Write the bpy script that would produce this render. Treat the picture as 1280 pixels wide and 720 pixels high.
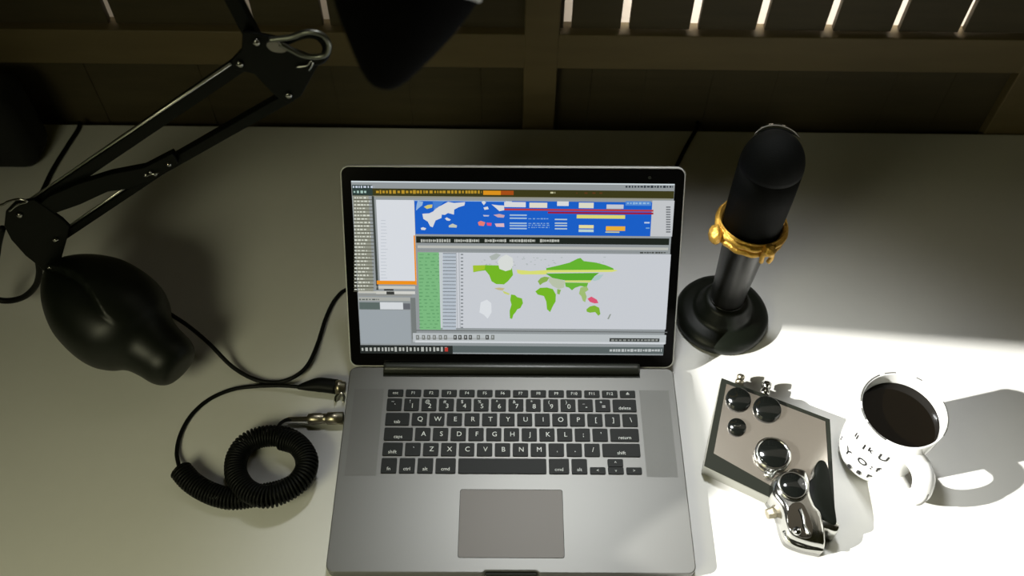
import bpy, bmesh, math, random
from mathutils import Vector, Matrix
random.seed(7)
for o in list(bpy.data.objects): bpy.data.objects.remove(o)
S = bpy.context.scene
COL = S.collection
# ------------------------------------------------------------------ camera
FPX, PIT, ROL = 1164.11, 0.93102, 0.0106
CAM = Vector((-.00243, -.32613, .99011)); PPY = 335.0
cp, sp, cr, sr = math.cos(PIT), math.sin(PIT), math.cos(ROL), math.sin(ROL)
RT = Vector((cr, sr*sp, sr*cp)); UP = Vector((-sr, cr*sp, cr*cp)); FW = Vector((0, cp, -sp))
cam = bpy.data.cameras.new('camera'); co = bpy.data.objects.new('camera', cam); COL.objects.link(co)
m = Matrix.Identity(4)
for i in range(3):
    m[i][0] = RT[i]; m[i][1] = UP[i]; m[i][2] = -FW[i]; m[i][3] = CAM[i]
co.matrix_world = m
cam.sensor_width = 36; cam.lens = FPX/1280*36; cam.shift_y = -(360-PPY)/1280; cam.clip_start = .02
cam.dof.use_dof = True; cam.dof.focus_distance = 1.05; cam.dof.aperture_fstop = 5.0
S.camera = co
S.view_settings.view_transform = 'Standard'; S.view_settings.look = 'None'
S.cycles.caustics_reflective = False
S.view_settings.gamma = 1; S.view_settings.exposure = 0
# ------------------------------------------------------------------ world and lights
W = bpy.data.worlds.new('world'); S.world = W; W.use_nodes = True
W.node_tree.nodes['Background'].inputs[0].default_value = (.84, .78, .18, 1)
W.node_tree.nodes['Background'].inputs[1].default_value = .015
SAZ, SEL = math.radians(13), math.radians(30)
SD = Vector((math.cos(SAZ)*math.cos(SEL), math.sin(SAZ)*math.cos(SEL), -math.sin(SEL)))
def light(name, kind, loc, aim, energy, color, **k):
    l = bpy.data.lights.new(name, kind); o = bpy.data.objects.new(name, l); COL.objects.link(o)
    o.location = loc; o.rotation_euler = (Vector(aim)-Vector(loc)).to_track_quat('-Z', 'Y').to_euler()
    l.energy = energy; l.color = color
    for a, b in k.items(): setattr(l, a, b)
    return o
light('sun', 'SUN', (-2, -.5, 2), Vector((-2, -.5, 2))+SD, 9.5, (1, .985, .94), angle=math.radians(.6))
light('room_fill', 'SPOT', (.06, .76, 1.60), (.235, -.085, 0), 84, (.97, .99, 1),
      spot_size=math.radians(40), spot_blend=1.0, shadow_soft_size=.10)
light('left_fill', 'AREA', (-.70, -.75, .85), (-.28, -.14, 0), 1.4, (1, .98, .64), size=.5, spread=math.radians(80))  # added fill lamp brightening the left of the desk; no source stands there
light('daylight_behind_slats', 'AREA', (.62, .83, .61), (.62, .83001, .0), 12, (1, .93, .85), shape='RECTANGLE', size=1.0, size_y=.03, spread=math.radians(36))
light('daylight_behind_slats_left', 'AREA', (-.45, .83, .61), (-.45, .83001, .0), 1.3, (1, .90, .76), shape='RECTANGLE', size=.9, size_y=.03, spread=math.radians(36))

# ------------------------------------------------------------------ helpers
def ray(u, v): return RT*((u-640)/FPX) - UP*((v-PPY)/FPX) + FW
def az(u, v, z=0.0):
    d = ray(u, v); return CAM + d*((z-CAM.z)/d.z)
def ay(u, v, y):
    d = ray(u, v); return CAM + d*((y-CAM.y)/d.y)
def lin(c): return tuple(((x/255)/12.92 if x <= 10.3 else ((x/255+.055)/1.055)**2.4) for x in c)
def mat(name, col, rough=.5, metal=0., bump=0., bscale=200., emit=None, coat=0., spec=.5, mottle=0., stretch=None):
    M = bpy.data.materials.new(name); M.use_nodes = True
    nt = M.node_tree; b = nt.nodes['Principled BSDF']
    b.inputs['Base Color'].default_value = (*col, 1); b.inputs['Roughness'].default_value = rough
    b.inputs['Metallic'].default_value = metal; b.inputs['Coat Weight'].default_value = coat
    b.inputs['Specular IOR Level'].default_value = spec
    if emit:
        b.inputs['Emission Color'].default_value = (*emit[0], 1); b.inputs['Emission Strength'].default_value = emit[1]
    tc = nt.nodes.new('ShaderNodeTexCoord'); mp = nt.nodes.new('ShaderNodeMapping')
    nt.links.new(tc.outputs['Object'], mp.inputs[0])
    if stretch: mp.inputs['Scale'].default_value = stretch
    n = nt.nodes.new('ShaderNodeTexNoise'); n.inputs['Scale'].default_value = bscale; n.inputs['Detail'].default_value = 4
    nt.links.new(mp.outputs[0], n.inputs['Vector'])
    if bump:
        bp = nt.nodes.new('ShaderNodeBump'); bp.inputs['Strength'].default_value = bump; bp.inputs['Distance'].default_value = .001
        nt.links.new(n.outputs['Fac'], bp.inputs['Height']); nt.links.new(bp.outputs[0], b.inputs['Normal'])
    if mottle:
        mx = nt.nodes.new('ShaderNodeMix'); mx.data_type = 'RGBA'
        mx.inputs[6].default_value = tuple(c*(1-mottle) for c in col)+(1,)
        mx.inputs[7].default_value = tuple(min(1, c*(1+mottle)) for c in col)+(1,)
        nt.links.new(n.outputs['Fac'], mx.inputs[0]); nt.links.new(mx.outputs[2], b.inputs['Base Color'])
    return M
M = dict(
    desk=mat('desk_white', (.72, .715, .68), .55, bump=.15, bscale=60, mottle=.02),
    wall=mat('back_wall_plaster', (.75, .70, .62), .9, bump=.2),
    sidewall=mat('side_wall_paint', (.16, .15, .12), .9, bump=.2),
    floor=mat('floor_boards', (.10, .07, .045), .6, mottle=.3, bscale=6, stretch=(1, 8, 1)),
    wood=mat('dark_wood', (.075, .06, .028), .6, mottle=.3, bscale=8, bump=.3, stretch=(1, 1, 8)),
    railwood=mat('frame_wood', (.17, .13, .06), .6, mottle=.15, bscale=8, bump=.2, stretch=(1, 6, 6)),
    alu=mat('laptop_aluminium', (.155, .155, .144), .42, .45, bump=.04, bscale=900),
    alu2=mat('laptop_edge', (.70, .70, .68), .5, .1),
    speaker=mat('speaker_perforation', (.135, .135, .124), .45, .45, bump=.25, bscale=1800),
    pad=mat('trackpad_glass', (.105, .097, .086), .50, .45),
    key=mat('key_black', (.006, .008, .006), .55, spec=.25, bump=.05),
    legend=mat('legend_white', (.75, .78, .75), .6),
    bezel=mat('bezel_glass', (.004, .004, .004), .12, spec=.25),
    hinge=mat('hinge_plastic', (.03, .033, .026), .35),
    black=mat('black_enamel', (.003, .004, .0025), .4, bump=.05, spec=.10),
    shade=mat('black_satin_shade', (.005, .007, .004), .42, spec=.35, bump=.08, bscale=20),
    rubber=mat('black_rubber', (.004, .0045, .0035), .5, spec=.15),
    chrome=mat('chrome', (.50, .50, .47), .16, 1.0),
    nickel=mat('worn_nickel', (.42, .38, .28), .35, 1.0, mottle=.2, bscale=300),
    gold=mat('gold', (1.0, .45, .08), .32, .65, bump=1.3, bscale=330, mottle=.45),
    grille=mat('mic_mesh', (.002, .0025, .002), .6, spec=.12, bump=.8, bscale=1400),
    pole=mat('mic_pole', (.012, .012, .011), .28, .2, bump=.05),
    enamel=mat('white_enamel', (.85, .85, .83), .18, coat=.6),
    ink=mat('black_ink', (.01, .01, .01), .5),
    coffee=mat('coffee', (.003, .002, .0008), .05, spec=.2),
    rimdark=mat('rim_dark', (.10, .10, .09), .3),
    mirror=mat('mirror_plate', (.50, .465, .41), .20, .92),
    dark=mat('dark_edge', (.014, .016, .011), .55, spec=.15),
    lens=mat('black_lens', (.006, .007, .006), .08),
    greyside=mat('box_side', (.35, .35, .31), .35, .6),
    case=mat('dark_case', (.006, .007, .005), .8),
    gobo=mat('gobo_cloth', (.14, .13, .10), .9, bump=.3),
    white=mat('white_lining', (.8, .8, .78), .5),
)
def world_loc(o):
    v = Vector(o.location)
    while o.parent: o = o.parent; v += Vector(o.location)
    return v
def obj(name, bm, m, parent=None, smooth=False, bevel=0, seg=2, local=False, mats=None, keep=False):
    if not keep: bmesh.ops.recalc_face_normals(bm, faces=bm.faces)
    me = bpy.data.meshes.new(name)
    if parent is not None and not local:
        bmesh.ops.translate(bm, vec=-world_loc(parent), verts=bm.verts)
    if smooth:
        for f in bm.faces: f.smooth = True
    bm.to_mesh(me); bm.free()
    o = bpy.data.objects.new(name, me); COL.objects.link(o)
    for x in (mats or [m]): me.materials.append(x)
    if parent is not None: o.parent = parent
    if bevel:
        b = o.modifiers.new('bevel', 'BEVEL'); b.width = bevel; b.segments = seg; b.limit_method = 'ANGLE'; b.angle_limit = math.radians(35)
        for p in me.polygons: p.use_smooth = True
        w = o.modifiers.new('wn', 'WEIGHTED_NORMAL')
    return o
def thing(name, label, cat, loc=(0, 0, 0), rz=0, group=None):
    o = bpy.data.objects.new(name, None); COL.objects.link(o); o.location = loc; o.rotation_euler = (0, 0, rz)
    o.empty_display_size = .02
    return tag(o, label, cat, group)
def tag(o, label, cat, group=None):
    o['label'] = label; o['category'] = cat
    if group: o['group'] = group
    return o
def struct(o): o['kind'] = 'structure'; return o
def box(bm, x0, x1, y0, y1, z0, z1, mtx=None):
    vs = [bm.verts.new((x, y, z)) for x in (x0, x1) for y in (y0, y1) for z in (z0, z1)]
    if mtx is not None:
        for v in vs: v.co = mtx @ v.co
    for f in ((0, 1, 3, 2), (4, 6, 7, 5), (0, 4, 5, 1), (2, 3, 7, 6), (0, 2, 6, 4), (1, 5, 7, 3)): bm.faces.new([vs[i] for i in f])
    return bm
def BX(*a, **k): return box(bmesh.new(), *a, **k)
def frame_of(d):
    d = d.normalized(); a = Vector((0, 0, 1)) if abs(d.z) < .9 else Vector((1, 0, 0))
    u = d.cross(a).normalized(); return u, d.cross(u).normalized()
def lathe(bm, prof, c=(0, 0, 0), axis=(0, 0, 1), n=48, fn=None):
    """prof: list of (r, t) along axis from c"""
    c = Vector(c); d = Vector(axis).normalized()
    if abs(d.z) > .999: u, w = Vector((1, 0, 0)), Vector((0, 1, 0))*(1 if d.z > 0 else -1)
    else: u, w = frame_of(d)
    rings = []
    for r, t in prof:
        if r < 1e-6: rings.append([bm.verts.new(c+d*t)])
        else:
            R = []
            for i in range(n):
                a = 2*math.pi*i/n; rr = r*(fn(a, t) if fn else 1)
                R.append(bm.verts.new(c+d*t+(u*math.cos(a)+w*math.sin(a))*rr))
            rings.append(R)
    for A, B in zip(rings, rings[1:]):
        if len(A) == 1 and len(B) == 1: continue
        for i in range(n):
            j = (i+1) % n
            if len(A) == 1: bm.faces.new((A[0], B[j], B[i]))
            elif len(B) == 1: bm.faces.new((A[i], A[j], B[0]))
            else: bm.faces.new((A[i], A[j], B[j], B[i]))
    return bm
def LT(*a, **k): return lathe(bmesh.new(), *a, **k)
def catmull(P, n=10, closed=False):
    P = [Vector(p) for p in P]; out = []; N = len(P)
    rng = range(N if closed else N-1)
    for i in rng:
        p0 = P[(i-1) % N] if (closed or i > 0) else P[0]*2-P[1]
        p1 = P[i]; p2 = P[(i+1) % N]
        p3 = P[(i+2) % N] if (closed or i+2 < N) else P[-1]*2-P[-2]
        for k in range(n):
            t = k/n
            out.append(.5*((2*p1)+(p2-p0)*t+(2*p0-5*p1+4*p2-p3)*t*t+(3*p1-p0-3*p2+p3)*t**3))
    if not closed: out.append(P[-1].copy())
    return out
def tube(bm, pts, r, n=10, closed=False, sq=1.0):
    """r: number or function of 0..1"""
    N = len(pts); rings = []; pu = None
    for i, p in enumerate(pts):
        a = pts[(i-1) % N] if (closed or i > 0) else p; b = pts[(i+1) % N] if (closed or i < N-1) else p
        d = (b-a).normalized()
        if pu is None: u, w = frame_of(d)
        else:
            u = (pu-d*pu.dot(d)).normalized(); w = d.cross(u)
        pu = u
        rr = r(i/max(1, N-1)) if callable(r) else r
        rings.append([bm.verts.new(p+(u*math.cos(2*math.pi*k/n)+w*math.sin(2*math.pi*k/n)*sq)*rr) for k in range(n)])
    M_ = N if closed else N-1
    for i in range(M_):
        A, B = rings[i], rings[(i+1) % N]
        for k in range(n):
            j = (k+1) % n; bm.faces.new((A[k], A[j], B[j], B[k]))
    if not closed:
        bm.faces.new(rings[0]); bm.faces.new(rings[-1][::-1])
    return bm
def TB(*a, **k): return tube(bmesh.new(), *a, **k)
def prism(bm, pts, d):
    """closed outline extruded by vector d"""
    d = Vector(d); A = [bm.verts.new(p) for p in pts]; B = [bm.verts.new(Vector(p)+d) for p in pts]
    bm.faces.new(A); bm.faces.new(B[::-1]); n = len(A)
    for i in range(n): bm.faces.new((A[i], B[i], B[(i+1) % n], A[(i+1) % n]))
    return bm
def PR(*a): return prism(bmesh.new(), *a)
def bar(bm, a, b, w, t, nrm):
    """flat bar between a and b: width w across, thickness t along nrm"""
    a, b, nrm = Vector(a), Vector(b), Vector(nrm).normalized(); s = (b-a).normalized().cross(nrm)
    prism(bm, [a+s*w/2-nrm*t/2, b+s*w/2-nrm*t/2, b-s*w/2-nrm*t/2, a-s*w/2-nrm*t/2], nrm*t); return bm
def text_mesh(body, size, extrude=0.0001, align='CENTER', offs=0.0):
    c = bpy.data.curves.new('t', 'FONT'); c.body = body; c.size = size; c.extrude = extrude; c.offset = offs; c.align_x = align; c.align_y = 'CENTER'
    o = bpy.data.objects.new('t', c); COL.objects.link(o)
    me = bpy.data.meshes.new_from_object(o.evaluated_get(bpy.context.evaluated_depsgraph_get()))
    bm = bmesh.new(); bm.from_mesh(me)
    bpy.data.objects.remove(o); bpy.data.curves.remove(c); bpy.data.meshes.remove(me)
    return bm

# ------------------------------------------------------------------ setting
DE = .670                                                    # back edge of the desk
struct(obj('floor', BX(-2.6, 2.6, -2.2, 1.2, -.80, -.74), M['floor']))
struct(obj('wall_back', BX(-2.6, 2.6, .88, .98, -.74, 2.3), M['wall']))
# left wall with a window opening; the sun comes in through an added gobo
WX = -1.25
bm = bmesh.new()
box(bm, WX-.10, WX, -2.2, -1.35, -.74, 2.3); box(bm, WX-.10, WX, .35, .88, -.74, 2.3)
box(bm, WX-.10, WX, -1.35, .35, -.74, .70); box(bm, WX-.10, WX, -1.35, .35, 1.75, 2.3)
struct(obj('wall_left', bm, M['sidewall']))
bm = bmesh.new()
box(bm, WX-.07, WX-.03, -1.35, .35, .70, .73); box(bm, WX-.07, WX-.03, -1.35, .35, 1.72, 1.75)
box(bm, WX-.07, WX-.03, -1.35, -1.32, .73, 1.72); box(bm, WX-.07, WX-.03, .32, .35, .73, 1.72)
struct(obj('window_1', bm, M['white']))
# added gobo in the window: its holes shape the sun on desk and band
def to_gobo(p):
    t = (WX+.03-p.x)/SD.x; q = p+SD*t; return (q.y, q.z)
gap = [az(975, 411, 0), az(1500, 452, 0), az(1900, 1100, 0), az(860, 960, 0), az(822, 728, .016), az(768, 692, .016), az(790, 668, .016), az(828, 640, .016), az(866, 618, .016),
       Vector((.236, .110, 0)), Vector((.234, .20, .0)), Vector((.220, .262, 0)), az(862, 425, .012), az(872, 405, .02), az(900, 409, .01)]
gp = [to_gobo(p) for p in gap]
cx = sum(p[0] for p in gp)/len(gp); cz = sum(p[1] for p in gp)/len(gp)
bm = bmesh.new()
oy0, oy1, oz0, oz1 = -1.45, .45, .60, 1.85
loops = [[(oy0, oz0), (oy1, oz0), (oy1, oz1), (oy0, oz1)], [(min(oy1-.02, max(oy0+.15, y)), min(oz1-.15, max(oz0+.15, z))) for y, z in gp]]
loops.append([to_gobo(Vector((.232, .336, 0))+Vector((-.26*w_, .966*w_, h_))) for w_, h_ in ((-.028, .176), (.008, .176), (.008, .189), (-.028, .189))])
edges = []
for lp_ in loops:
    V = [bm.verts.new((WX+.03, y, z)) for y, z in lp_]
    edges += [bm.edges.new((V[i], V[(i+1) % len(V)])) for i in range(len(V))]
bmesh.ops.triangle_fill(bm, edges=edges, use_beauty=True)
ext = bmesh.ops.extrude_face_region(bm, geom=bm.faces[:])
bmesh.ops.translate(bm, vec=(.004, 0, 0), verts=[g for g in ext['geom'] if isinstance(g, bmesh.types.BMVert)])
tag(obj('sun_gobo', bm, M['gobo']), 'unseen sheet added at the left window, cut to shape the sun on the desk', 'gobo')

# ------------------------------------------------------------------ desk
desk = thing('desk', 'wide white desk top carrying the laptop and all the gear', 'desk', (0, .1, -.74))
obj('tabletop', BX(-1.15, 1.15, -.42, DE, -.03, 0), M['desk'], desk, bevel=.003)
for x in (-1.08, 1.08):
    for y in (-.36, .60): obj('leg', BX(x-.025, x+.025, y-.025, y+.025, -.74, -.03), M['desk'], desk, bevel=.003)

# ------------------------------------------------------------------ slatted wooden screen behind the desk
scr = thing('slatted_screen', 'dark wooden slatted screen with rail and posts behind the desk', 'screen', (0, .69, -.74))
YF = .674
obj('rail', BX(-1.15, 1.25, YF, YF+.030, .113, .172), M['railwood'], scr, bevel=.002)
obj('rail', BX(-1.15, 1.25, YF, YF+.030, .62, .68), M['railwood'], scr, bevel=.002)
for x in (-1.15, .011, .702): obj('post', BX(x, x+.047+(.03 if x > .5 else 0), YF-.001, YF+.031, -.74, .68), M['railwood'], scr, bevel=.002)
gx = []                                                       # middle of every light gap between slats
YS = YF+.012
for u, v, w in ((147, 44, .010), (317, 44, .011), (411, 44, .010), (492, 44, .006), (571, 46, .008), (708.5, 46, .011), (779.5, 47, .012),
             (865, 47, .012), (947, 48, .012), (1032, 49, .012), (1114, 50, .011), (1196, 51, .008)):
    gx.append((ay(u, v, YS).x, w))
edges = [-1.15] + [e for g, w in gx for e in (g-w/2, g+w/2)] + [1.25]
for i in range(0, len(edges), 2):
    obj('slat', BX(edges[i], edges[i+1], YS, YS+.010, .174, .66), M['wood'], scr, bevel=.001)
x = -1.10
while x < .95:                                                # closed boards below the rail
    w = random.uniform(.07, .11); d = random.uniform(0, .0012)
    obj('board', BX(x, x+w-.0004, YF+.014+d, YF+.028, -.60, .112), M['wood'], scr); x += w
obj('backing_board', BX(-1.15, 1.2, YF+.0285, YF+.031, -.60, .112), M['wood'], scr)

# ------------------------------------------------------------------ laptop (local frame: x right, y back from the front edge, z up from the desk)
lap = thing('laptop', 'open silver laptop with black keys showing two world maps on its screen', 'laptop', (0, 0, 0), .00607)
HW, TH, DP = .195, .016, .249
def rrect(x0, x1, y0, y1, r, n=6):
    out = []
    for cx_, cy_, a0 in ((x1-r, y1-r, 0), (x0+r, y1-r, 90), (x0+r, y0+r, 180), (x1-r, y0+r, 270)):
        for k in range(n+1):
            a = math.radians(a0+90*k/n); out.append((cx_+r*math.cos(a), cy_+r*math.sin(a)))
    return out
bm = bmesh.new()
pts = rrect(-HW, HW, 0, DP, .009)
nx = .027                                                     # finger notch in the front edge
k0 = [p for p in pts if not (abs(p[1]) < 1e-9 and abs(p[0]) < HW-.02)]
k0 = pts[:21] + [(-nx-.003, 0), (-nx, .0025), (nx, .0025), (nx+.003, 0)] + pts[21:]
prism(bm, [(x, y, .0008) for x, y in k0], (0, 0, TH-.0008))
base = obj('base', bm, M['alu'], lap, bevel=.0014, seg=3, local=True)
obj('front_notch', BX(-nx, nx, .0002, .003, .0012, .0125), M['dark'], base, local=True)
for x in (-.15, .15):
    for y in (.03, .22): obj('rubber_foot', LT([(.008, 0), (.008, .0012), (0, .0012)], c=(x, y, 0), n=16), M['rubber'], base, local=True)
U = .0204; KT = .2176; kh = .0162; GAP = .0028
X0 = -14.5*U/2
legends = {0: ['esc']+['F%d' % i for i in range(1, 13)]+['\u23cf'], 1: list('`1234567890-=')+['delete'], 2: ['tab']+list('QWERTYUIOP[]\\'),
           3: ['caps']+list("ASDFGHJKL;'")+['return'], 4: ['shift', '`']+list('ZXCVBNM,./')+['shift'],
           5: ['fn', 'ctrl', 'alt', 'cmd', '', 'cmd', 'alt']}
widths = {0: [14.5/14]*14, 1: [1]*13+[1.5], 2: [1.5]+[1]*13, 3: [1.75]+[1]*11+[1.75], 4: [1.25]+[1]*11+[2.25], 5: [1, 1, 1, 1.25, 5, 1.25, 1]}
second = '~!@#$%^&*()_+'
def key(x0, x1, y0, y1, txt, small=None):
    pr = rrect(x0, x1, y0, y1, .0014, 3)
    k = obj('key', PR([(x, y, TH-.0004) for x, y in pr], (0, 0, .0017)), M['key'], lap, local=True, bevel=.0003, seg=1)
    zt = TH+.0013
    if not txt: return
    bm = bmesh.new()
    def put(s, size, x, y, al):
        t = text_mesh(s, size, .00004, al); bmesh.ops.translate(t, vec=(x, y, zt), verts=t.verts)
        me = bpy.data.meshes.new('t'); t.to_mesh(me); t.free(); bm.from_mesh(me); bpy.data.meshes.remove(me)
    hgt = y1-y0; mx_, my_ = (x0+x1)/2, (y0+y1)/2
    if len(txt) > 1 and hgt > .012: put(txt, .0058, mx_, my_-hgt*.22, 'CENTER')
    elif hgt < .012: put(txt, .0052, mx_, my_, 'CENTER')
    else:
        put(txt, .0082, mx_+.001, my_-hgt*(.12 if small else 0), 'CENTER')
        if small: put(small, .0056, mx_-.002, my_+hgt*.24, 'CENTER')
    obj('legend', bm, M['legend'], k, local=True, keep=True)
ytop = KT
for r in range(6):
    h = .0094 if r == 0 else kh
    x = X0
    for i, w in enumerate(widths[r]):
        sm = second[i] if r == 1 and i < 13 else None
        key(x+GAP/2, x+w*U-GAP/2, ytop-h-(.0022 if r == 5 else 0), ytop, legends[r][i], sm)
        x += w*U
    if r == 5:
        hh = .0084; yb = ytop-h-.0022
        for i, (tx, lo) in enumerate((('<', 1), (None, 0), ('>', 1))):
            a, b = x+i*U+GAP/2, x+(i+1)*U-GAP/2
            if lo: key(a, b, yb, yb+hh, tx)
            else: key(a, b, yb, yb+hh+.0003, 'v'); key(a, b, yb+hh+.0006, ytop, '^')
    ytop -= (.0120 if r == 0 else .0190)
kb = KT-.107
obj('trackpad', PR([(x, y, TH-.0006) for x, y in rrect(-.0562, .0562, .0165, .0925, .0025)], (0, 0, .0008)), M['pad'], lap, local=True)
bm = bmesh.new()                                              # fine groove round the trackpad
o_ = rrect(-.0567, .0567, .0160, .0930, .0028); i_ = rrect(-.0562, .0562, .0165, .0925, .0025)
A = [bm.verts.new((x, y, TH+.00012)) for x, y in o_]; B = [bm.verts.new((x, y, TH+.00012)) for x, y in i_]
for i in range(len(A)): bm.faces.new((A[i], A[(i+1) % len(A)], B[(i+1) % len(A)], B[i]))
obj('trackpad_groove', bm, M['dark'], lap, local=True)
for s in (-1, 1):
    a, b = sorted((s*.1515, s*.1865))
    obj('speaker_grille', BX(a, b, kb-.002, KT+.001, TH-.0006, TH+.00015), M['speaker'], lap, local=True)
obj('hinge', LT([(0, -.1535), (.0062, -.1535), (.0066, -.150), (.0066, .150), (.0062, .1535), (0, .1535)], c=(0, .2455, TH+.0035), axis=(1, 0, 0), n=24), M['hinge'], lap, True, local=True)
obj('hinge_slot', BX(-.154, .154, .2355, .2485, TH-.001, TH+.0002), M['dark'], lap, local=True)
# lid
LA = 2.18396; HY = .2475
LU = Vector((0, -math.cos(LA), math.sin(LA))); LN = Vector((0, -math.sin(LA), -math.cos(LA)))   # up along the lid; out of the screen
LO = Vector((0, HY, TH+.0005))
def L(x, s, n=0.0): return LO + Vector((x, 0, 0)) + LU*s + LN*n
LH = .2475
lr = rrect(-HW, HW, .001, LH, .010)
bm = PR([L(x, s, -.0062) for x, s in lr], LN*.0060)
lid = obj('lid', bm, M['alu2'], lap, local=True, bevel=.0010, seg=2)
obj('bezel', PR([L(x, s, -.0003) for x, s in rrect(-HW+.0016, HW-.0016, .003, LH-.0016, .0085)], LN*.0006), M['bezel'], lid, local=True)
# the display: one flat picture built on the lid's plane
yr = Matrix.Rotation(-.00607, 3, 'Z')
def dsp(u, v, n=0.0004):
    d = yr @ ray(u, v); c = yr @ CAM
    t = (LO-c).dot(LN)/d.dot(LN); p = c+d*t
    return p+LN*n
TLc, TRc, BLc, BRc = dsp(438.9, 225.9), dsp(843.6, 229.8), dsp(451.3, 441.2), dsp(828.7, 444)
bm = bmesh.new(); dmats = []; dkey = {}
def dm(c, e=1.0):
    k = (tuple(c), e)
    if k not in dkey:
        l = lin(c); mm = mat('screen_colour', (0, 0, 0), .3, emit=(l, .92*e), spec=.1); dkey[k] = len(dmats); dmats.append(mm)
    return dkey[k]
def poly(px, c, lay):
    f = bm.faces.new([bm.verts.new(dsp(u, v, .00035+lay*.00003)) for u, v in px][::1]); f.material_index = dm(c)
def DQ(u0, v0, u1, v1):
    """picture coordinates of the photograph -> quad that follows the screen's edges"""
    return [(u0, v0), (u1, v0), (u1, v1), (u0, v1)]
def sk(u, v):
    """frame-aligned coordinates a in 0..1, b in 0..1 -> photo pixel"""
    l = (438.9+(451.3-438.9)*v, 225.9+(441.2-225.9)*v); r = (843.6+(828.7-843.6)*v, 229.8+(444-229.8)*v)
    return (l[0]+(r[0]-l[0])*u, l[1]+(r[1]-l[1])*u)
def inv(u, v):
    b = (v-225.9-(u-439)/404*3.5)/(215.0)
    l = 438.9+12.4*b; r = 843.6-14.9*b
    return ((u-l)/(r-l), b)
def rect(u0, v0, u1, v1, c, lay):
    """rectangle given by its photo corners, squared up in the screen's own frame"""
    a0, b0 = inv(u0, v0); a1, b1 = inv(u1, v1)
    poly([sk(a0, b0), sk(a1, b0), sk(a1, b1), sk(a0, b1)], c, lay)
rnd = random.Random(3)
def dashes(u0, v0, u1, h, c, lay, on=(1.5, 4), off=(.8, 2)):
    u = u0
    while u < u1:
        w = rnd.uniform(*on); hh = h*rnd.uniform(.6, 1)
        rect(u, v0+(h-hh)/2, min(u+w, u1), v0+(h+hh)/2, c, lay); u += w+rnd.uniform(*off)
poly([sk(0, 0), sk(1, 0), sk(1, 1), sk(0, 1)], (150, 156, 158), 0)
rect(439, 226, 843, 231, (215, 225, 230), 1); rect(440, 231, 843, 234.5, (120, 140, 140), 1)
rect(440, 235, 842, 248, (62, 60, 28), 1); rect(440, 231, 466, 244, (45, 62, 60), 2)
dashes(441, 232, 468, 3, (200, 210, 225), 3); dashes(442, 238, 458, 3.5, (170, 200, 190), 3)
dashes(470, 237.5, 602, 4.5, (190, 150, 45), 2); rect(604, 238, 626, 243.5, (225, 150, 30), 2); rect(626, 238, 642, 243.5, (170, 80, 25), 2)
dashes(688, 239, 694, 3, (200, 200, 160), 2); dashes(782, 231.5, 841, 3, (40, 48, 55), 2); dashes(720, 240, 760, 2, (95, 60, 30), 2, off=(4, 9))
rect(466, 244.5, 838, 249.5, (150, 150, 138), 2)
rect(441, 244, 467, 366, (150, 152, 138), 1)                  # side list
for i in range(27):
    v = 246+i*4.4; rect(442, v+2.8, 467.5, v+4.0, (92, 92, 78), 2); dashes(443, v, 443+rnd.uniform(12, 22), 2.2, (215, 218, 205), 3)
rect(467.5, 245, 470.5, 362, (60, 66, 62), 3)
rect(470, 249.5, 521, 352, (222, 226, 232), 2)                # white pane
for v in range(275, 350, 4): rect(476, v, 476+rnd.uniform(6, 9), v+.8, (196, 202, 210), 3)
rect(517, 294, 521, 356, (245, 150, 40), 4); rect(471, 350.5, 521, 355.5, (245, 150, 30), 4)
rect(470, 357, 519, 361, (205, 205, 198), 3); rect(470, 363.5, 519, 367.5, (215, 215, 208), 3); rect(480, 361, 492, 363, (40, 40, 40), 4); rect(483, 364, 493, 368, (60, 62, 58), 4)
rect(448, 363.5, 482, 366.5, (200, 200, 190), 3); rect(448, 367, 515, 370, (150, 152, 148), 3)
rect(448, 371, 513, 376, (176, 178, 172), 3); dashes(449, 373, 474, 2, (90, 95, 90), 4); rect(449, 377.5, 475, 386.5, (95, 108, 104), 3)
rect(475, 377.5, 504, 386.5, (218, 222, 226), 3); rect(504, 379, 513, 386.5, (105, 108, 115), 3)
rect(449, 387, 514, 429.5, (160, 168, 173), 3)
rect(513, 372, 521, 424, (120, 126, 124), 3)
rect(518, 250, 817, 295, (28, 98, 205), 4)                    # blue map
rect(517, 250, 640, 252, (160, 190, 225), 5)
def P5(z, pts, c, lay, ox=420, oy=200, k=5.142): poly([(ox+x/k, oy+y/k) for x, y in pts], c, lay)
land = (222, 224, 226)
P5(0, [(555, 345), (600, 342), (625, 330), (640, 310), (680, 290), (720, 268), (760, 275), (830, 270), (825, 292), (790, 302), (760, 318), (758, 350), (720, 340), (700, 352), (680, 350), (678, 372), (640, 388), (622, 432), (605, 425), (590, 395), (562, 378)], land, 5)
P5(0, [(565, 300), (590, 288), (620, 285), (618, 305), (585, 314)], (215, 205, 120), 5)
P5(0, [(725, 420), (750, 408), (778, 420), (775, 434), (725, 432)], (200, 205, 190), 5)
P5(0, [(545, 436), (560, 431), (580, 438), (572, 450), (548, 448)], land, 5)
P5(0, [(700, 375), (712, 368), (738, 382), (730, 390), (712, 388)], land, 5)
P5(0, [(525, 262), (560, 268), (555, 290), (530, 310), (515, 325), (518, 290)], (150, 185, 225), 5)
P5(0, [(620, 262), (700, 264), (660, 300), (630, 325), (625, 290)], (70, 130, 215), 5)
P5(0, [(1000, 285), (1040, 290), (1080, 292), (1082, 322), (1050, 328), (1030, 310)], land, 5)
P5(0, [(935, 270), (950, 262), (965, 272), (950, 290)], land, 5); P5(0, [(948, 305), (975, 298), (982, 315), (955, 320)], land, 5)
P5(0, [(1090, 262), (1150, 272), (1120, 290), (1095, 280)], land, 5)
P5(0, [(945, 352), (985, 354), (980, 362), (950, 362)], (190, 195, 215), 5); P5(0, [(1012, 352), (1050, 346), (1085, 354), (1078, 370), (1040, 368)], (205, 170, 180), 5)
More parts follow.
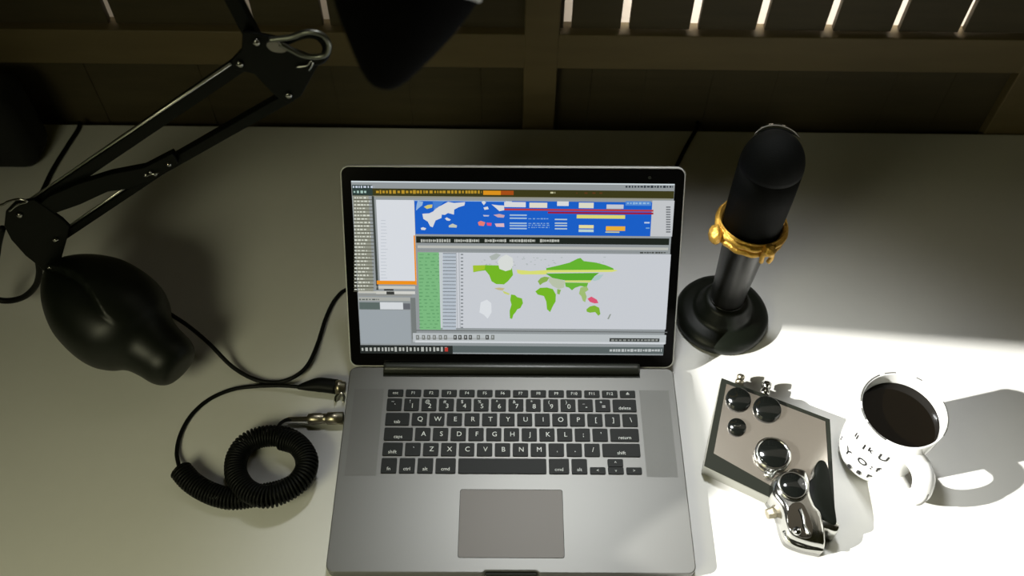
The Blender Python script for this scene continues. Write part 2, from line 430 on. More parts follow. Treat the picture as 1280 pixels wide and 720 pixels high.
P5(0, [(912, 400), (930, 390), (960, 400), (950, 424), (918, 420)], (235, 130, 120), 5); P5(0, [(968, 402), (1000, 404), (998, 422), (972, 420)], (230, 80, 130), 5); P5(0, [(1020, 408), (1080, 406), (1082, 430), (1030, 428)], (225, 190, 200), 5)
def P6(x0, y0, x1, y1, c, lay): rect(640+x0/5.142, 200+y0/5.142, 640+x1/5.142, 200+y1/5.142, c, lay)
P6(-50, 268, 88, 302, land, 5); P6(112, 272, 226, 306, (228, 224, 208), 5); P6(290, 264, 364, 294, land, 5); P6(430, 272, 524, 308, (225, 225, 205), 5); P6(608, 284, 716, 312, (200, 205, 215), 5); P6(608, 312, 700, 324, (140, 130, 130), 5)
P6(-50, 310, 908, 330, (190, 60, 60), 6); P6(230, 330, 908, 348, (160, 30, 60), 6)
P6(416, 350, 726, 376, (225, 220, 120), 5); P6(430, 416, 524, 438, (235, 225, 160), 5); P6(428, 444, 524, 462, (190, 215, 215), 5); P6(604, 424, 726, 454, (240, 180, 60), 5); P6(600, 458, 690, 466, (215, 215, 150), 5)
for y in (348, 368, 400, 416, 434): P6(-15, y, 95, y+10, (165, 195, 225), 5)
for y in (376, 400, 416, 436): P6(275, y, 354, y+9, (185, 205, 215), 5)
for y in (372, 402, 414, 428): dashes(640+105/5.142, 200+y/5.142, 640+240/5.142, 1.6, (130, 170, 220), 5)
P6(730, 262, 894, 292, (85, 140, 215), 5); dashes(640+740/5.142, 200+268/5.142, 640+890/5.142, 3, (150, 190, 230), 6)
P6(902, 258, 1028, 490, (200, 203, 206), 5)
for y in range(296, 470, 16): P6(990, y, 1018, y+9, (120, 124, 128), 6)
P6(850, 396, 884, 406, (190, 210, 235), 5); P6(860, 432, 884, 440, (120, 170, 220), 5)
rect(520, 295, 836, 306, (34, 40, 34), 6)                     # dark bar of small words
for a, b in ((526, 563), (568, 599), (606, 633), (637, 669), (675, 699)): dashes(a, 298.6, b, 4, (185, 188, 180), 7, on=(1.2, 3), off=(.4, .9))
rect(522, 306.5, 835, 312.5, (190, 192, 186), 6); rect(522, 312.5, 835, 315, (95, 98, 95), 7); dashes(800, 314.5, 832, 2, (70, 74, 70), 8)
rect(522, 315, 832, 412, (206, 210, 216), 6)                  # lower window
rect(522, 315, 551, 412, (128, 190, 132), 7); rect(551, 315, 553.5, 412, (160, 205, 165), 7)
for i in range(22):
    v = 316+i*4.35; dashes(524, v+1, 549, 1.6, (105, 165, 112), 8, on=(2, 6), off=(2, 5)); rect(553.5, v, 570, v+1.0, (110, 120, 128), 8); rect(553.5, v+1, 570, v+4.35, (186, 196, 206), 7); rect(576, v+1, 579, v+2.6, (130, 136, 140), 8)
rect(570, 315, 572, 412, (130, 138, 140), 8); rect(574, 315, 575, 412, (150, 156, 160), 8)
rect(520, 412, 834, 416, (110, 114, 114), 8); rect(516, 416, 832, 430, (190, 196, 198), 5); rect(520, 421.5, 618, 424.5, (172, 176, 176), 6)
for i, u in enumerate((520, 527.5, 534, 541, 548.5, 555, 567, 573, 580, 586, 596, 607, 614)): rect(u, 418.5, u+4, 424.3, (120, 124, 120) if i not in (6, 7, 8, 9, 11) else (70, 72, 70), 7); rect(u+1.2, 419.5, u+2.4, 422.5, (195, 200, 200), 8)
rect(519, 425.5, 831, 430.5, (214, 218, 222), 6)
rect(762, 422.5, 824, 427.5, (60, 64, 62), 7); dashes(764, 424, 822, 2.4, (150, 154, 150), 8)
rect(450, 430.8, 829, 442.6, (92, 102, 102), 6)               # task bar
rect(450, 430.8, 566, 442.2, (40, 44, 42), 7); dashes(452, 433.2, 560, 6, (180, 184, 178), 8, on=(1.8, 4), off=(1.4, 2.6)); rect(556, 434, 560, 439, (190, 60, 50), 9)
dashes(762, 436, 827, 4, (190, 196, 196), 7, on=(1.4, 3.4), off=(.8, 1.6))
G1, G2, YL = (120, 188, 40), (92, 175, 48), (210, 225, 90)
def P7(pts, c, lay): poly([(420+x/5.142, 330+y/5.142) for x, y in pts], c, lay)
def P8(pts, c, lay): poly([(640+x/5.142, 330+y/5.142) for x, y in pts], c, lay)
# lower world map
P7([(880, 8), (960, 6), (1040, 8), (1130, 20), (1138, 70), (1105, 110), (1080, 130), (1030, 128), (1000, 110), (985, 70), (960, 40), (920, 45), (882, 52)], G1, 8)
P7([(880, 8), (960, 6), (955, 35), (882, 50)], (165, 200, 50), 9)
P7([(1040, -20), (1060, -45), (1095, -62), (1135, -40), (1140, 0), (1125, 35), (1090, 45), (1050, 30)], (222, 226, 222), 9)
P7([(985, -50), (1030, -70), (1060, -60), (1030, -30), (1000, -25)], (178, 186, 180), 9)
P7([(1018, 155), (1050, 150), (1085, 155), (1070, 170), (1040, 165)], (200, 190, 140), 9); P7([(1070, 170), (1095, 180), (1118, 190), (1110, 198), (1080, 188)], (205, 215, 120), 9)
P7([(1125, 195), (1150, 198), (1165, 212), (1195, 220), (1202, 250), (1185, 282), (1165, 290), (1155, 308), (1140, 325), (1132, 352), (1118, 348), (1116, 300), (1128, 260), (1120, 230)], G1, 9)
P7([(930, 245), (970, 228), (998, 250), (1000, 310), (975, 350), (950, 325), (922, 310)], (226, 230, 234), 8)
P8([(220, 26), (300, 8), (370, -10), (420, -35), (440, -40), (460, -20), (540, -10), (600, 6), (650, 26), (655, 38), (220, 38)], (105, 185, 50), 8)
P8([(30, 36), (120, 44), (220, 38), (660, 36), (680, 42), (640, 50), (230, 54), (215, 66), (60, 66), (35, 58)], (222, 228, 120), 9)
P8([(215, 60), (560, 56), (530, 78), (510, 104), (340, 104), (260, 88)], G2, 9); P8([(340, 104), (510, 104), (500, 118), (340, 116)], (215, 222, 130), 9)
P8([(340, 118), (490, 120), (480, 148), (440, 140), (405, 152), (385, 168), (365, 150), (345, 145)], (110, 185, 60), 9)
P8([(165, 110), (185, 88), (210, 80), (240, 85), (225, 110), (200, 120), (180, 135)], (140, 180, 80), 9)
P8([(240, 80), (300, 88), (340, 110), (335, 150), (300, 160), (260, 140), (235, 110)], (190, 200, 175), 8)
P8([(150, 175), (180, 152), (225, 150), (262, 160), (282, 195), (280, 240), (262, 270), (245, 308), (225, 290), (220, 240), (205, 205), (165, 195)], G1, 9)
P8([(290, 160), (315, 165), (305, 195), (290, 190)], (140, 185, 90), 9)
P8([(440, 150), (480, 140), (492, 165), (470, 180), (480, 210), (470, 245), (455, 235), (445, 205), (430, 190)], (165, 195, 120), 9)
P8([(485, 222), (510, 208), (545, 228), (555, 250), (530, 252), (500, 242)], (225, 90, 120), 9)
P8([(478, 290), (500, 272), (530, 265), (560, 280), (568, 320), (555, 332), (535, 308), (500, 312), (480, 305)], (130, 185, 55), 9)
P8([(505, 100), (545, 70), (590, 66), (560, 100), (530, 108)], (180, 205, 205), 8)
P8([(612, 352), (628, 322), (638, 320), (622, 354)], (150, 158, 150), 8)
for i in range(40):
    u, v = rnd.uniform(600, 760), rnd.uniform(320, 334); rect(u, v, u+rnd.uniform(1, 3), v+1.0, (182, 190, 190), 7)
bmesh.ops.triangulate(bm, faces=[f for f in bm.faces if len(f.verts) > 4])
# the faces must look out of the screen
for f in bm.faces:
    f.normal_update()
    if f.normal.dot(LN) < 0: f.normal_flip()
obj('display', bm, None, lid, local=True, mats=dmats, keep=True)
wc = dsp(812, 222)
obj('webcam', LT([(0, .0009), (.0018, .0009), (.0018, .0003)], c=wc-LN*.0004, axis=LN, n=16), M['hinge'], lid, local=True)

# ------------------------------------------------------------------ microphone
MC = Vector((.2645, .336, 0))
mic = thing('microphone', 'tall black desk microphone with a gold band round its middle', 'microphone', MC)
obj('base', LT([(0, 0), (.056, 0), (.0585, .003), (.0585, .009), (.056, .014), (.048, .018), (.040, .021), (.035, .023), (.0345, .027), (.031, .030), (.0285, .040), (.024, .044), (0, .044)], c=MC, n=72), M['shade'], mic, True)
mt = Vector((0, 0, 1))
obj('pole', LT([(.0195, .040), (.0205, .045), (.0255, .16), (.029, .178), (.0, .178)], c=MC, n=48), M['pole'], mic, True)
head = obj('grille', LT([(.029, .172), (.0310, .176), (.0325, .20), (.0333, .245), (.0332, .2835), (.0, .284)], c=MC, n=64), M['grille'], mic, True)
cap = obj('top_cap', LT([(.0, .2832)]+[(.0332*math.cos(a*math.pi/24), .2835+.0400*math.sin(a*math.pi/24)) for a in range(0, 12)]+[(0, .3235)], c=MC, n=48), M['grille'], mic, True)
obj('cap_highlight', TB([MC+Vector((.0262*math.cos(a*.1), .0262*math.sin(a*.1), .3122)) for a in range(4, 27)], lambda t: 0.0002+.0034*math.sin(math.pi*t), 8), M['chrome'], cap, True)  # bright arc modelled in place of a back-light highlight on the dome
# gold band, tilted
tl = Matrix.Rotation(math.radians(-4), 3, 'X') @ Matrix.Rotation(math.radians(3), 3, 'Y')
BC = MC+Vector((0, 0, .183))
bm = bmesh.new()
for dz, rr, rad in ((-.0065, .0352, .0044), (.0035, .0372, .0040)):
    pts = [BC+tl@Vector((rr*math.cos(2*math.pi*i/64), rr*math.sin(2*math.pi*i/64), dz+.0008*math.sin(i*1.3))) for i in range(64)]
    tube(bm, pts, rad, 10, closed=True)
lathe(bm, [(.0355, -.011), (.0366, -.006), (.0366, .002), (.0382, .011), (.0366, .011), (.0352, .002), (.0352, -.006)], c=BC, axis=tl@mt, n=64)
band = obj('gold_band', bm, M['gold'], mic, True); band['label'] = 'gold band'
def blob(c, r, seed, sc=(1, 1, 1)):
    b = bmesh.new(); bmesh.ops.create_icosphere(b, subdivisions=3, radius=r); q = random.Random(seed)
    ph = [q.uniform(0, 6) for _ in range(4)]
    for v in b.verts:
        d = v.co.normalized(); v.co *= 1+.10*math.sin(5*d.x+ph[0])*math.sin(6*d.y+ph[1])+.06*math.sin(9*d.z+ph[2])
        v.co = Vector((v.co.x*sc[0], v.co.y*sc[1], v.co.z*sc[2]))+Vector(c)
    return b
obj('clasp', blob(BC+tl@Vector((-.0415, -.014, -.001)), .0105, 1, (.75, 1, 1.15)), M['gold'], band, True)
bm = blob(BC+tl@Vector((.012, -.041, .006)), .0072, 2)
b2 = BC+tl@Vector((.012, -.041, -.004))
for s in (-1, 1): tube(bm, catmull([b2+Vector((s*.0042, 0, .010)), b2+Vector((s*.0052, -.001, 0)), b2+Vector((s*.004, 0, -.009))], 6), .0028, 8)
obj('clasp', bm, M['gold'], band, True)
bm = LT([(.0195, .0), (.0215, .003), (.0215, .0)], c=MC+Vector((0, 0, .044)), n=48)
obj('collar', bm, M['pole'], mic, True)

# ------------------------------------------------------------------ mug of coffee
GC = Vector((.4160, .1475, 0))
mug = thing('coffee_mug', 'white enamel mug with black letters and dark rim marks right of the box', 'mug', GC)
prof = [(0, .002), (.030, .0), (.037, .002), (.041, .010), (.0435, .030), (.0445, .06), (.0455, .098), (.0452, .100), (.0440, .1003), (.0432, .099), (.0425, .085), (.0415, .03), (.035, .006), (0, .005)]
prof = [(r, z*1.09) for r, z in prof]
obj('body', LT(prof, c=GC, n=80), M['enamel'], mug, True)
bm = bmesh.new()                                              # worn dark rim, in broken pieces
for a0, a1 in ((200, 232), (178, 196), (88, 104), (52, 60), (318, 372), (112, 168)):
    pts = [GC+Vector((.0450*math.cos(math.radians(a)), .0450*math.sin(math.radians(a)), .1090)) for a in [a0+(a1-a0)*k/12 for k in range(13)]]
    tube(bm, pts, lambda t: .0009, 6)
obj('rim_edge', bm, M['rimdark'], mug, True)
HA = math.radians(-76); hd = Vector((math.cos(HA), math.sin(HA), 0))
hp = catmull([GC+hd*r+Vector((0, 0, z)) for r, z in ((.040, .078), (.054, .082), (.066, .077), (.073, .060), (.070, .040), (.059, .026), (.040, .022))], 8)
hb = bmesh.new(); tube(hb, hp, .0095, 12, sq=1.0)
hs = hd.cross(Vector((0, 0, 1)))
for v in hb.verts:
    v.co += hs*((v.co-GC).dot(hs))*.25
han = obj('handle', hb, M['enamel'], mug, True)
obj('chipped_edge', TB([p+hd*.0097 for p in hp[20:34]], .0010, 6), M['rimdark'], han, True)
# writing wrapped on the mug
def wrap(s, size, ang, z):
    t = text_mesh(s, size*1.05, .00025, 'CENTER', .0003)
    bmesh.ops.subdivide_edges(t, edges=t.edges[:], cuts=1)
    R0 = .0440
    for v in t.verts:
        zz = z+v.co.y; rr = .0434+(.0012*min(1, max(0, (zz-.03)/.05)))+.0004+v.co.z
        a = ang+v.co.x/R0; v.co = GC+Vector((rr*math.cos(a), rr*math.sin(a), zz))
    return t
bm = bmesh.new()
for s, size, dg, z in (('ii', 0.0125, 197.8, 0.0736), ('I', 0.0135, 215.0, 0.0712), ('k', 0.011, 224.1, 0.0749), ('U', 0.0155, 243.2, 0.0742), (':', 0.012, 174.3, 0.0331), ('Y', 0.015, 199.3, 0.0364), ('O', 0.014, 223.9, 0.0447), (':', 0.012, 238.2, 0.0458), ('f', 0.0135, 246.8, 0.0466), ('e', 0.0115, 213.0, 0.0197), ('a', 0.012, 228.4, 0.023), ('r', 0.013, 242.6, 0.0266)):
    t = wrap(s, size, math.radians(dg), z); me = bpy.data.meshes.new('t'); t.to_mesh(me); t.free(); bm.from_mesh(me); bpy.data.meshes.remove(me)
w = obj('lettering', bm, M['ink'], mug, keep=True); w['label'] = 'black printed letters'
tag(obj('coffee', LT([(0, .0925), (.0422, .0925), (.0422, .0912), (0, .0912)], c=GC, n=64), M['coffee']), 'dark coffee filling the white enamel mug', 'coffee')

# ------------------------------------------------------------------ effects box with knobs
ZB = .020
quad = [az(901.5, 472.5, ZB), az(1037.5, 524.5, ZB), az(1045, 662, ZB), az(879.5, 583, ZB)]
bc = sum(quad, Vector())/4
ebox = thing('effects_box', 'flat square box with mirrored top and round black dials beside laptop', 'effects box', (bc.x, bc.y, 0))
obj('housing', PR([Vector((p.x, p.y, 0.001)) for p in quad], (0, 0, ZB-.001)), M['greyside'], ebox, bevel=.002)
def inset(q, k): c = sum(q, Vector())/4; return [c+(p-c)*k for p in q]
bm = bmesh.new(); a = [Vector((p.x, p.y, ZB+.0001)) for p in inset(quad, .995)]
prism(bm, a, (0, 0, .0012)); obj('frame', bm, M['dark'], ebox, bevel=.0004)
mq = [az(908, 480, ZB+.0014), az(1031.5, 527, ZB+.0014), az(1039, 650, ZB+.0014), az(892, 567, ZB+.0014)]
obj('mirror_top', PR(mq, (0, 0, .0006)), M['mirror'], ebox)
def dial(u, v, rpx, h, rim=False, lab=None):
    c = az(u, v, ZB+h); r = rpx/1.07*.001
    c.z = ZB+.0018
    k = obj('dial', LT([(r*1.02, 0), (r, h*.6), (r*.97, h*.9), (r*.88, h), (0, h*.96)], c=c, n=48), M['lens'], ebox, True)
    if rim:
        obj('dial_rim', LT([(r*1.0, 0), (r*1.17, 0), (r*1.17, h*.8), (r*1.10, h), (r*.98, h*.95), (r*.98, 0)], c=c, n=48), M['chrome'], k, True)
    return k, c
dial(923.5, 498, 15.5, .006); dial(959.5, 510, 17, .006); dial(921.5, 533, 11, .005)
k3 = az(921.5, 533, ZB+.006)
obj('dial_marks', TB(catmull([k3+Vector((-.004, .0005, .0012)), k3+Vector((0, -.001, .0014)), k3+Vector((.004, .001, .0012))], 5), .0008, 6), M['chrome'], ebox, True)
dial(966.5, 567, 18.5, .008, True)
def peg(u, v, z, r, ang, ln):
    c = az(u, v, z); d = Vector((math.cos(ang), math.sin(ang), 0))
    return LT([(0, -ln/2), (r, -ln/2), (r, -ln*.1), (r*.6, -ln*.05), (r*.6, ln*.15), (r*.9, ln*.2), (r*.9, ln/2), (0, ln/2)], c=c, axis=d, n=14)
obj('jack_socket', peg(925, 475, .014, .0050, math.radians(70), .012), M['nickel'], ebox, True)
obj('jack_socket', peg(957, 487, .014, .0062, math.radians(70), .018), M['chrome'], ebox, True)
bm = bmesh.new()                                              # small coiled screw post by the big dial
pc = az(963, 590, ZB+.006)
tube(bm, [pc+Vector((.0045*math.cos(t*.6), .0045*math.sin(t*.6), -.005+.0005*t)) for t in range(22)], .0012, 8)
lathe(bm, [(.006, -.006), (.006, -.002), (.002, .0), (.002, .005), (0, .006)], c=pc, n=20)
obj('screw_post', bm, M['chrome'], ebox, True)
# chrome foot lever, wedge shaped, hanging over the near edge of the box
def loft(bm, outline, z0, z1, shrink, n=6, topz=None):
    """domed solid from a pixel outline: outline at mid height, shrinking to the top"""
    base_ = [az(u, v, (z0+z1)/2) for u, v in outline]; base_ = catmull(base_, 4, closed=True)
    c = sum(base_, Vector())/len(base_); rings = []
    for k in range(n+1):
        t = k/n; s = 1-shrink*(1-math.sqrt(max(0, 1-t*t*.96))); z = z0+(z1-z0)*(.35+.65*math.sin(t*math.pi/2)) if k else z0+(z1-z0)*.35
        rings.append([bm.verts.new(Vector((c.x+(p.x-c.x)*s, c.y+(p.y-c.y)*s, z))) for p in base_])
    low = [bm.verts.new(Vector((p.x, p.y, z0))) for p in base_]; rings.insert(0, low)
    for A, B in zip(rings, rings[1:]):
        for i in range(len(A)): j = (i+1) % len(A); bm.faces.new((A[i], A[j], B[j], B[i]))
    bm.faces.new(rings[0]); bm.faces.new(rings[-1][::-1]); return bm
ZL = .0235
O1 = [(977, 592), (990, 588), (1004, 592), (1009, 606), (1010, 622), (1017, 640), (1026, 652), (1030, 686), (1021, 688), (1000, 683), (984, 675), (977, 660), (972, 640), (960, 622), (961, 606), (968, 598)]
lev = obj('chrome_footswitch', loft(bmesh.new(), O1, .0005, .034, .42), M['chrome'], ebox, True)
O2 = [(986, 634), (993, 629), (1003, 630), (1010, 642), (1016, 660), (1013, 672), (1000, 672), (988, 664), (983, 650)]
b_ = [az(u, v, .0335) for u, v in O2]
obj('dark_inlay', PR(catmull(b_, 3, closed=True), (0, 0, .0022)), mat('smoked_chrome', (.16, .15, .13), .10, 1), lev, bevel=.0008)
bm = blob(az(996, 664, .037), .0045, 5); obj('rivet', bm, M['chrome'], lev, True)
bm = TB(catmull([az(*p, .037) for p in ((1000, 636), (1004, 646), (1006, 658), (1012, 668))], 5), .0017, 8); obj('ridge', bm, M['chrome'], lev, True)
bm = TB(catmull([az(*p, .020) for p in ((979, 664), (986, 676), (1002, 684), (1029, 688))], 6), .0018, 8); obj('lip', bm, M['chrome'], lev, True)
ec = az(991, 607, .036); ec.z = .032
obj('eye', LT([(.0145, 0), (.0145, .004), (.013, .0052), (0, .005)], c=ec, n=40), M['lens'], lev, True)
obj('eye_ring', LT([(.0142, 0), (.0172, 0), (.0172, .004), (.0158, .0056), (.0140, .005)], c=ec, n=40), M['chrome'], lev, True)
pc = az(965, 641, .008)
obj('side_nut', LT([(0, -.006), (.0055, -.006), (.0062, 0), (.0055, .006), (0, .006)], c=pc, axis=(1, .3, 0), n=6), M['nickel'], lev)
O3 = [(1022.5, 577), (1017, 587), (1016.5, 597), (1009.5, 605), (1010, 622), (1016, 645), (1030, 653), (1044, 658), (1043, 640), (1038.5, 612), (1035, 590), (1030, 578)]
lv2 = obj('black_lever', loft(bmesh.new(), O3, ZB+.0022, .032, .12), M['black'], ebox, True)
O4 = [(1016, 647), (1030, 653), (1045, 660), (1043, 671), (1030, 668), (1018, 660)]
obj('tip', loft(bmesh.new(), O4, .0005, .030, .25), M['chrome'], lv2, True)

# ------------------------------------------------------------------ desk lamp on the left
YL_ = .330
def pl(u, v, dy=0.0): return ay(u, v, YL_+dy)
lamp = thing('desk_lamp', 'black jointed arm lamp with teardrop head low over the desk at left', 'lamp', (-.51, .33, 0))
ny = Vector((0, 1, 0))
HP, HE = pl(63, 334), az(222, 458, .052)
HA0 = pl(60, 330, -.004)
PAo = [(5, 283), (7, 265), (18, 254), (42, 250), (56, 259), (78, 275), (87, 284), (83, 300), (78, 318), (71, 344), (61, 345), (46, 331), (32, 320), (14, 300)]
jA = obj('joint_plate', PR([pl(u, v, -.012) for u, v in PAo], (0, .004, 0)), M['black'], lamp, bevel=.0008)
obj('joint_plate', PR([pl(u, v, .008) for u, v in PAo], (0, .004, 0)), M['black'], lamp, bevel=.0008)
PBo = [(303, 40), (318, 42), (345, 48), (360, 60), (385, 70), (402, 77), (394, 88), (376, 121), (361, 129), (346, 122), (334, 110), (318, 93), (306, 90), (293, 88), (289, 76), (302, 62)]
jB = obj('joint_plate', PR([pl(u, v, -.012) for u, v in PBo], (0, .004, 0)), M['black'], lamp, bevel=.0008)
obj('joint_plate', PR([pl(u, v, .008) for u, v in PBo], (0, .004, 0)), M['black'], lamp, bevel=.0008)
def bolt(u, v, par, r=.0032):
    obj('bolt', LT([(r, .0), (r, .0022), (r*.75, .003), (0, .0032)], c=pl(u, v, -.0125), axis=(0, -1, 0), n=16), M['chrome'], par, True)
for p in ((25, 268), (70, 299), (63, 334)): bolt(*p, jA)
for p in ((300, 79), (361, 118), (321, 52)): bolt(*p, jB)
def arm(name, a, b, w, t=.010, dy=0.0):
    return obj(name, bar(bmesh.new(), pl(*a, dy), pl(*b, dy), w, t, ny), M['black'], lamp, bevel=.0012)
arm('arm', (22, 270), (304, 77), .0135); arm('arm', (68, 301), (200, 212), .009); arm('arm', (190, 216), (364, 117), .0115)
glint = mat('highlight_metal', (.8, .8, .7), .35, 1)  # bright rods stand in for the light caught along the arms' upper edges
obj('edge_highlight', TB([pl(36, 250, -.007), pl(288, 80, -.007)], .0013, 8), glint, lamp, True)
obj('edge_highlight', TB([pl(84, 284, -.007), pl(160, 232, -.007)], .0013, 8), glint, lamp, True)
arm('support_arm', (322, 56), (262, -60), .0135)
lk = [(42, 262), (60, 246), (95, 231), (138, 218), (180, 210), (215, 192), (223, 204), (192, 224), (165, 236), (135, 240), (100, 256), (60, 270)]
br = obj('spring_bracket', PR([pl(u, v, -.011) for u, v in lk], (0, .008, 0)), M['black'], lamp, bevel=.001)
bm = bmesh.new()
for (u, v, r) in ((183, 218, .0022), (188, 214, .0018), (194, 217, .0022), (211, 205, .0026)): lathe(bm, [(r, 0), (r, .0018), (0, .003)], c=pl(u, v, -.0112), axis=(0, -1, 0), n=10)
tube(bm, [pl(180, 220, -.013), pl(198, 216, -.013)], .0009, 6)
obj('screw', bm, M['chrome'], br, True)
# loop of metal strap at the upper joint
lp = catmull([pl(*p, -.018) for p in ((337, 50), (352, 48), (366, 46), (384, 40), (402, 43), (411, 55), (408, 67), (396, 71), (378, 69), (364, 62), (350, 54))], 8)
obj('strap_loop', TB(lp, .0026, 8), mat('dull_steel', (.22, .23, .20), .35, 1), lamp, True)
lp = catmull([pl(*p, -.010) for p in ((340, 56), (356, 52), (370, 46), (386, 42), (400, 46), (408, 58), (406, 70), (398, 76), (384, 76))], 8)
obj('strap_loop', TB(lp, .0040, 8), M['black'], lamp, True)
bm = loft_pts = PR(catmull([pl(*p, -.016) for p in ((333, 57), (338, 52), (352, 55), (360, 62), (352, 66), (340, 64))], 3, closed=True), (0, .003, 0))
obj('strap_buckle', bm, mat('buckle_grey', (.22, .21, .19), .35, .8), lamp)
obj('wire_end', TB(catmull([pl(*p, -.014) for p in ((370, 84), (383, 82), (388, 77), (391, 79), (386, 88))], 5), .0010, 6), M['chrome'], lamp, True)
obj('balance_wire', TB(catmull([pl(*p, -.014) for p in ((-25, 262), (2, 256), (10, 252), (24, 249), (34, 252), (22, 256), (12, 264))], 6), .0013, 6), M['chrome'], lamp, True)
# teardrop head: egg shaped shell with a narrower neck at its lower right end
ax = (HE-HP); LNG = ax.length; ad = ax.normalized()
k = LNG/203.0
prof = [(0, -2), (9, 0), (27, 14), (43, 34), (56, 60), (61, 82), (62.5, 104), (60, 124), (52, 141), (43, 152), (38, 162), (35, 176), (33, 192), (28, 203), (20, 208), (0, 209)]
hu, hw = frame_of(ad)
toC = (CAM-HP).normalized()
cu, cw = toC.dot(hu), toC.dot(hw); a_c = math.atan2(cw, cu)    # angle that faces the camera side
upang = math.atan2(Vector((0, 0, 1)).dot(hw), Vector((0, 0, 1)).dot(hu))
sgn = 1 if ((upang-a_c+math.pi) % (2*math.pi)-math.pi) > 0 else -1
def crease(a, t):
    s = t/k if k else 0
    d = ((a-a_c)*sgn+math.pi) % (2*math.pi)-math.pi
    d0 = -.10+.25*math.sin(min(1, max(0, s/120))*math.pi)       # where the seam runs
    e = d-d0; amp = max(0, 1-max(0, s-80)/55)*.15
    if e > 0: st = amp*math.exp(-e*1.6)
    else: st = -amp*.9*math.exp(e*3.5)
    return 1+st
hd_ = obj('lamp_head', LT([(max(0, q.x)*k, q.y*k) for q in catmull([(r, t, 0) for r, t in prof], 5)], c=HP, axis=ad, n=128, fn=crease), M['shade'], lamp, True)
obj('head_bracket', bar(bmesh.new(), pl(63, 318, 0), HP+ad*.012, .010, .014, ny), M['black'], lamp, bevel=.001)
obj('switch', TB([HP+ad*(158*k)+toC*.034, HP+ad*(176*k)+toC*.034], .0022, 8), M['black'], hd_, True)
obj('wall_bracket', BX(-.37, -.30, .60, .6725, .60, .66), M['black'], lamp, bevel=.003)
sp0 = pl(262, -60); 
obj('support_arm', TB(catmull([sp0, sp0+Vector((-.012, .03, .04)), Vector((-.335, .52, .66)), Vector((-.335, .61, .635))], 8), .006, 10), M['black'], lamp, True)
# thick cable looping out of the lower joint
lc = catmull([pl(*p, .002) for p in ((3, 285), (-2, 305), (-6, 330), (-14, 355), (-8, 372), (10, 376), (30, 371), (44, 358), (49, 342), (48, 326))], 8)
obj('cable_loop', TB(lc, .0038, 10), M['rubber'], lamp, True)

# ------------------------------------------------------------------ cables on the desk
def cable(name, pts, r, label, m='rubber', n=8, cat='cable'):
    return tag(obj(name, TB(catmull([az(u, v, z) for u, v, z in pts], n), r, 10), M[m], None, True), label, cat)
obj('power_cord', TB(catmull([az(u, v, z) for u, v, z in [(212, 392, .062), (236, 408, .045), (262, 430, .022), (290, 458, .008), (318, 474, .0040), (345, 478, .0034), (368, 471, .008), (385, 456, .0085), (397, 430, .0036), (408, 396, .003), (421, 372, .003), (440, 360, .003), (500, 352, .003), (560, 330, .003)]], 8), .0026, 10), M['rubber'], lamp, True)
cable('back_cord', [(800, 300, .003), (825, 250, .003), (846, 207, .003), (858, 183, .003), (871, 160, .003), (872, 153, .0032)], .0030, 'short black cord crossing the desk behind the laptop screen corner')
cable('side_cord', [(20, 300, .003), (50, 245, .003), (66, 212, .003), (84, 183, .003), (98, 161, .003), (99, 153, .0032)], .0032, 'black cord lying behind the lamp arm at the back left of desk')
# audio cable: strain relief plug, straight lead, coiled part, second plug
ac = thing('coiled_audio_cable', 'black coiled cord in a ring left of the laptop with plugs both ends', 'cable', az(338, 583, 0))
lead = [(380, 484, .0095), (350, 482, .007), (318, 483, .0035), (290, 487, .0026), (262, 499, .0026), (240, 518, .0026), (226, 542, .0026), (221, 566, .004), (225, 588, .009)]
obj('lead', TB(catmull([az(*p) for p in lead], 8), .0024, 10), M['rubber'], ac, True)
obj('strain_relief', TB(catmull([az(*p) for p in ((372, 484, .0095), (384, 482.5, .0095), (400, 481, .0095), (421, 483.5, .0095))], 6), lambda t: .0026+.0068*min(1, t*1.55), 14, sq=.8), M['rubber'], ac, True)
c1 = az(426.5, 484, .0095)
plug = bmesh.new(); lathe(plug, [(0, -.006), (.0085, -.006), (.0088, .000), (.0068, .001), (.0068, .005), (0, .005)], c=c1, axis=(1, 0, 0), n=20)
obj('plug', plug, M['nickel'], ac, True)
bm = bmesh.new()
tube(bm, catmull([az(*p) for p in ((419, 503, .004), (420, 496, .007), (426, 491, .009), (430, 496, .007), (429, 503, .004))], 6), .0016, 8)
obj('clip', bm, M['chrome'], ac, True)
CR, WR = .0112, .0016
px_path = [(226, 588), (240, 603), (262, 616), (288, 623), (318, 620), (350, 614), (372, 603), (383, 583), (378, 562), (360, 548), (334, 545), (310, 553), (297, 570), (295, 592), (308, 612), (332, 621), (356, 614), (377, 598), (384, 576), (372, 556), (352, 549)]
zs = [.0108]*10 + [.0115, .013, .016, .020, .0245, .027, .027, .027, .025, .022, .018]
cl = catmull([az(u, v, z) for (u, v), z in zip(px_path, zs)], 24)
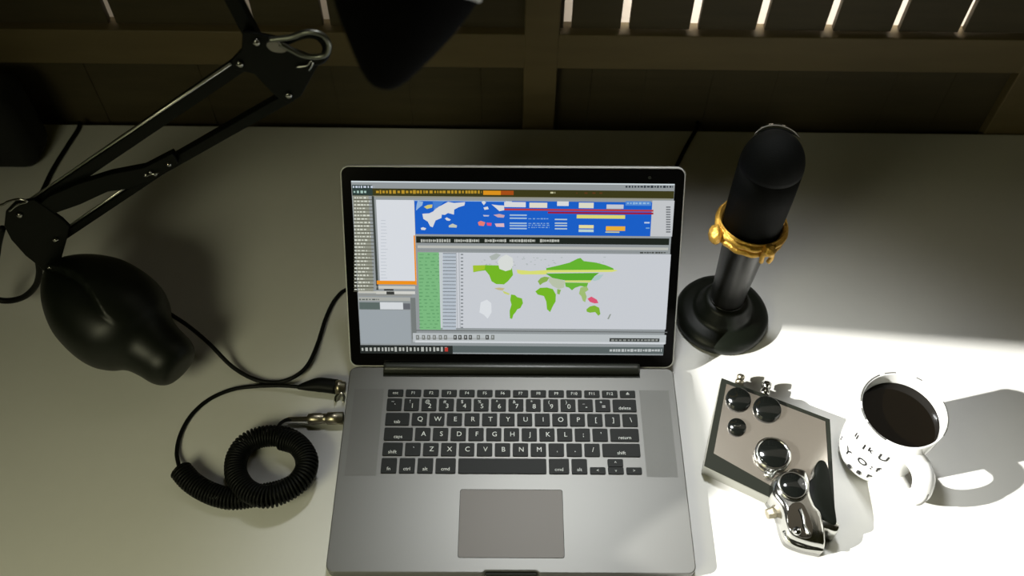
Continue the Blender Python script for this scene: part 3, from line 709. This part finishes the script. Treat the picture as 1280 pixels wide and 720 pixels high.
# shrink the second turn slightly so that both turns stay in the ring
L_ = [0]
for a, b in zip(cl, cl[1:]): L_.append(L_[-1]+(b-a).length)
tot = L_[-1]; PITCH = .0036; NS = 14
def along(s):
    import bisect
    i = min(len(cl)-2, max(0, bisect.bisect_right(L_, s)-1)); t = (s-L_[i])/max(1e-9, L_[i+1]-L_[i])
    return cl[i].lerp(cl[i+1], t), (cl[i+1]-cl[i]).normalized()
hel = []
N = int(tot/PITCH*NS)
for i in range(N):
    s = tot*i/N; p, d = along(s); w = d.cross(Vector((0, 0, 1))).normalized(); a = 2*math.pi*i/NS
    hel.append(p+w*CR*math.cos(a)+w.cross(d).normalized()*CR*math.sin(a))
obj('coil', TB(hel, WR, 7), M['rubber'], ac, True)
obj('lead', TB(catmull([az(349, 546, .024), az(347, 538, .022), az(350, 530, .016), az(358, 525, .011), az(372, 524, .0095), az(384, 524, .0095)], 8), .0022, 10), M['rubber'], ac, True)
pa, pb = az(360, 524, .0095), az(429, 522.5, .0095); dv = (pb-pa); Lp = dv.length
obj('plug_sleeve', LT([(0, 0), (.0028, 0), (.0030, .022*1), (.0062, .024), (.0066, .030), (.0066, Lp*.60), (.0058, Lp*.62), (.0058, Lp*.70), (.0074, Lp*.72), (.0074, Lp), (0, Lp)], c=pa, axis=dv, n=24), M['nickel'], ac, True)

# ------------------------------------------------------------------ dark case at the back left, and the hanging shade near the camera
c0 = az(-60, 216, 0); c1_ = az(52, 215, 0)
bm = BX(c0.x, c1_.x, c0.y, c0.y+.075, 0, .135)
tag(obj('dark_case', bm, M['case'], None, bevel=.022, seg=5), 'black rounded case standing at the back left corner of the desk', 'case')
D = 1.0
def depth(u, v, f): return CAM+ray(u, v)*f
A0 = depth(478, 106, .62); A1 = depth(511, -60, .60); ad2 = (A1-A0).normalized(); q = (A1-A0).length/168.
tilt = Vector((0, 0, 1))
pend = thing('hanging_lamp', 'large black cone lamp shade hanging in at the top, out of focus', 'lamp', A0)
prof = [(0, -6), (12, -4), (22, 3), (32, 14), (46, 34), (62, 58), (76, 82), (88, 106), (98, 130), (104, 150)]
pc_ = [(r*q, t*q) for r, t in prof]
inner = [(r*q*.97, t*q+.0006) for r, t in prof[::-1]][:-1]+[(0, -4*q)]
sh = obj('shade', LT(pc_+inner, c=A0, axis=ad2, n=72), mat('matt_black_shade', (.003, .003, .003), .8, spec=.05), pend, True)
obj('rim_band', LT([(98.6*q, 128*q), (101.5*q, 129*q), (106.5*q, 150*q), (104.5*q, 151*q), (104*q, 150*q)], c=A0, axis=ad2, n=72), M['white'], pend, True)
obj('bulb', LT([(0, 60*q), (14*q, 66*q), (26*q, 86*q), (22*q, 108*q), (12*q, 122*q), (0, 122*q)], c=A0, axis=ad2, n=32), M['white'], pend, True)
obj('cord', TB([A0+ad2*(120*q), A0+ad2*(120*q)+Vector((0.01, 0, .25)), A0+ad2*(120*q)+Vector((.01, 0, .9))], .0025, 8), M['rubber'], pend, True)
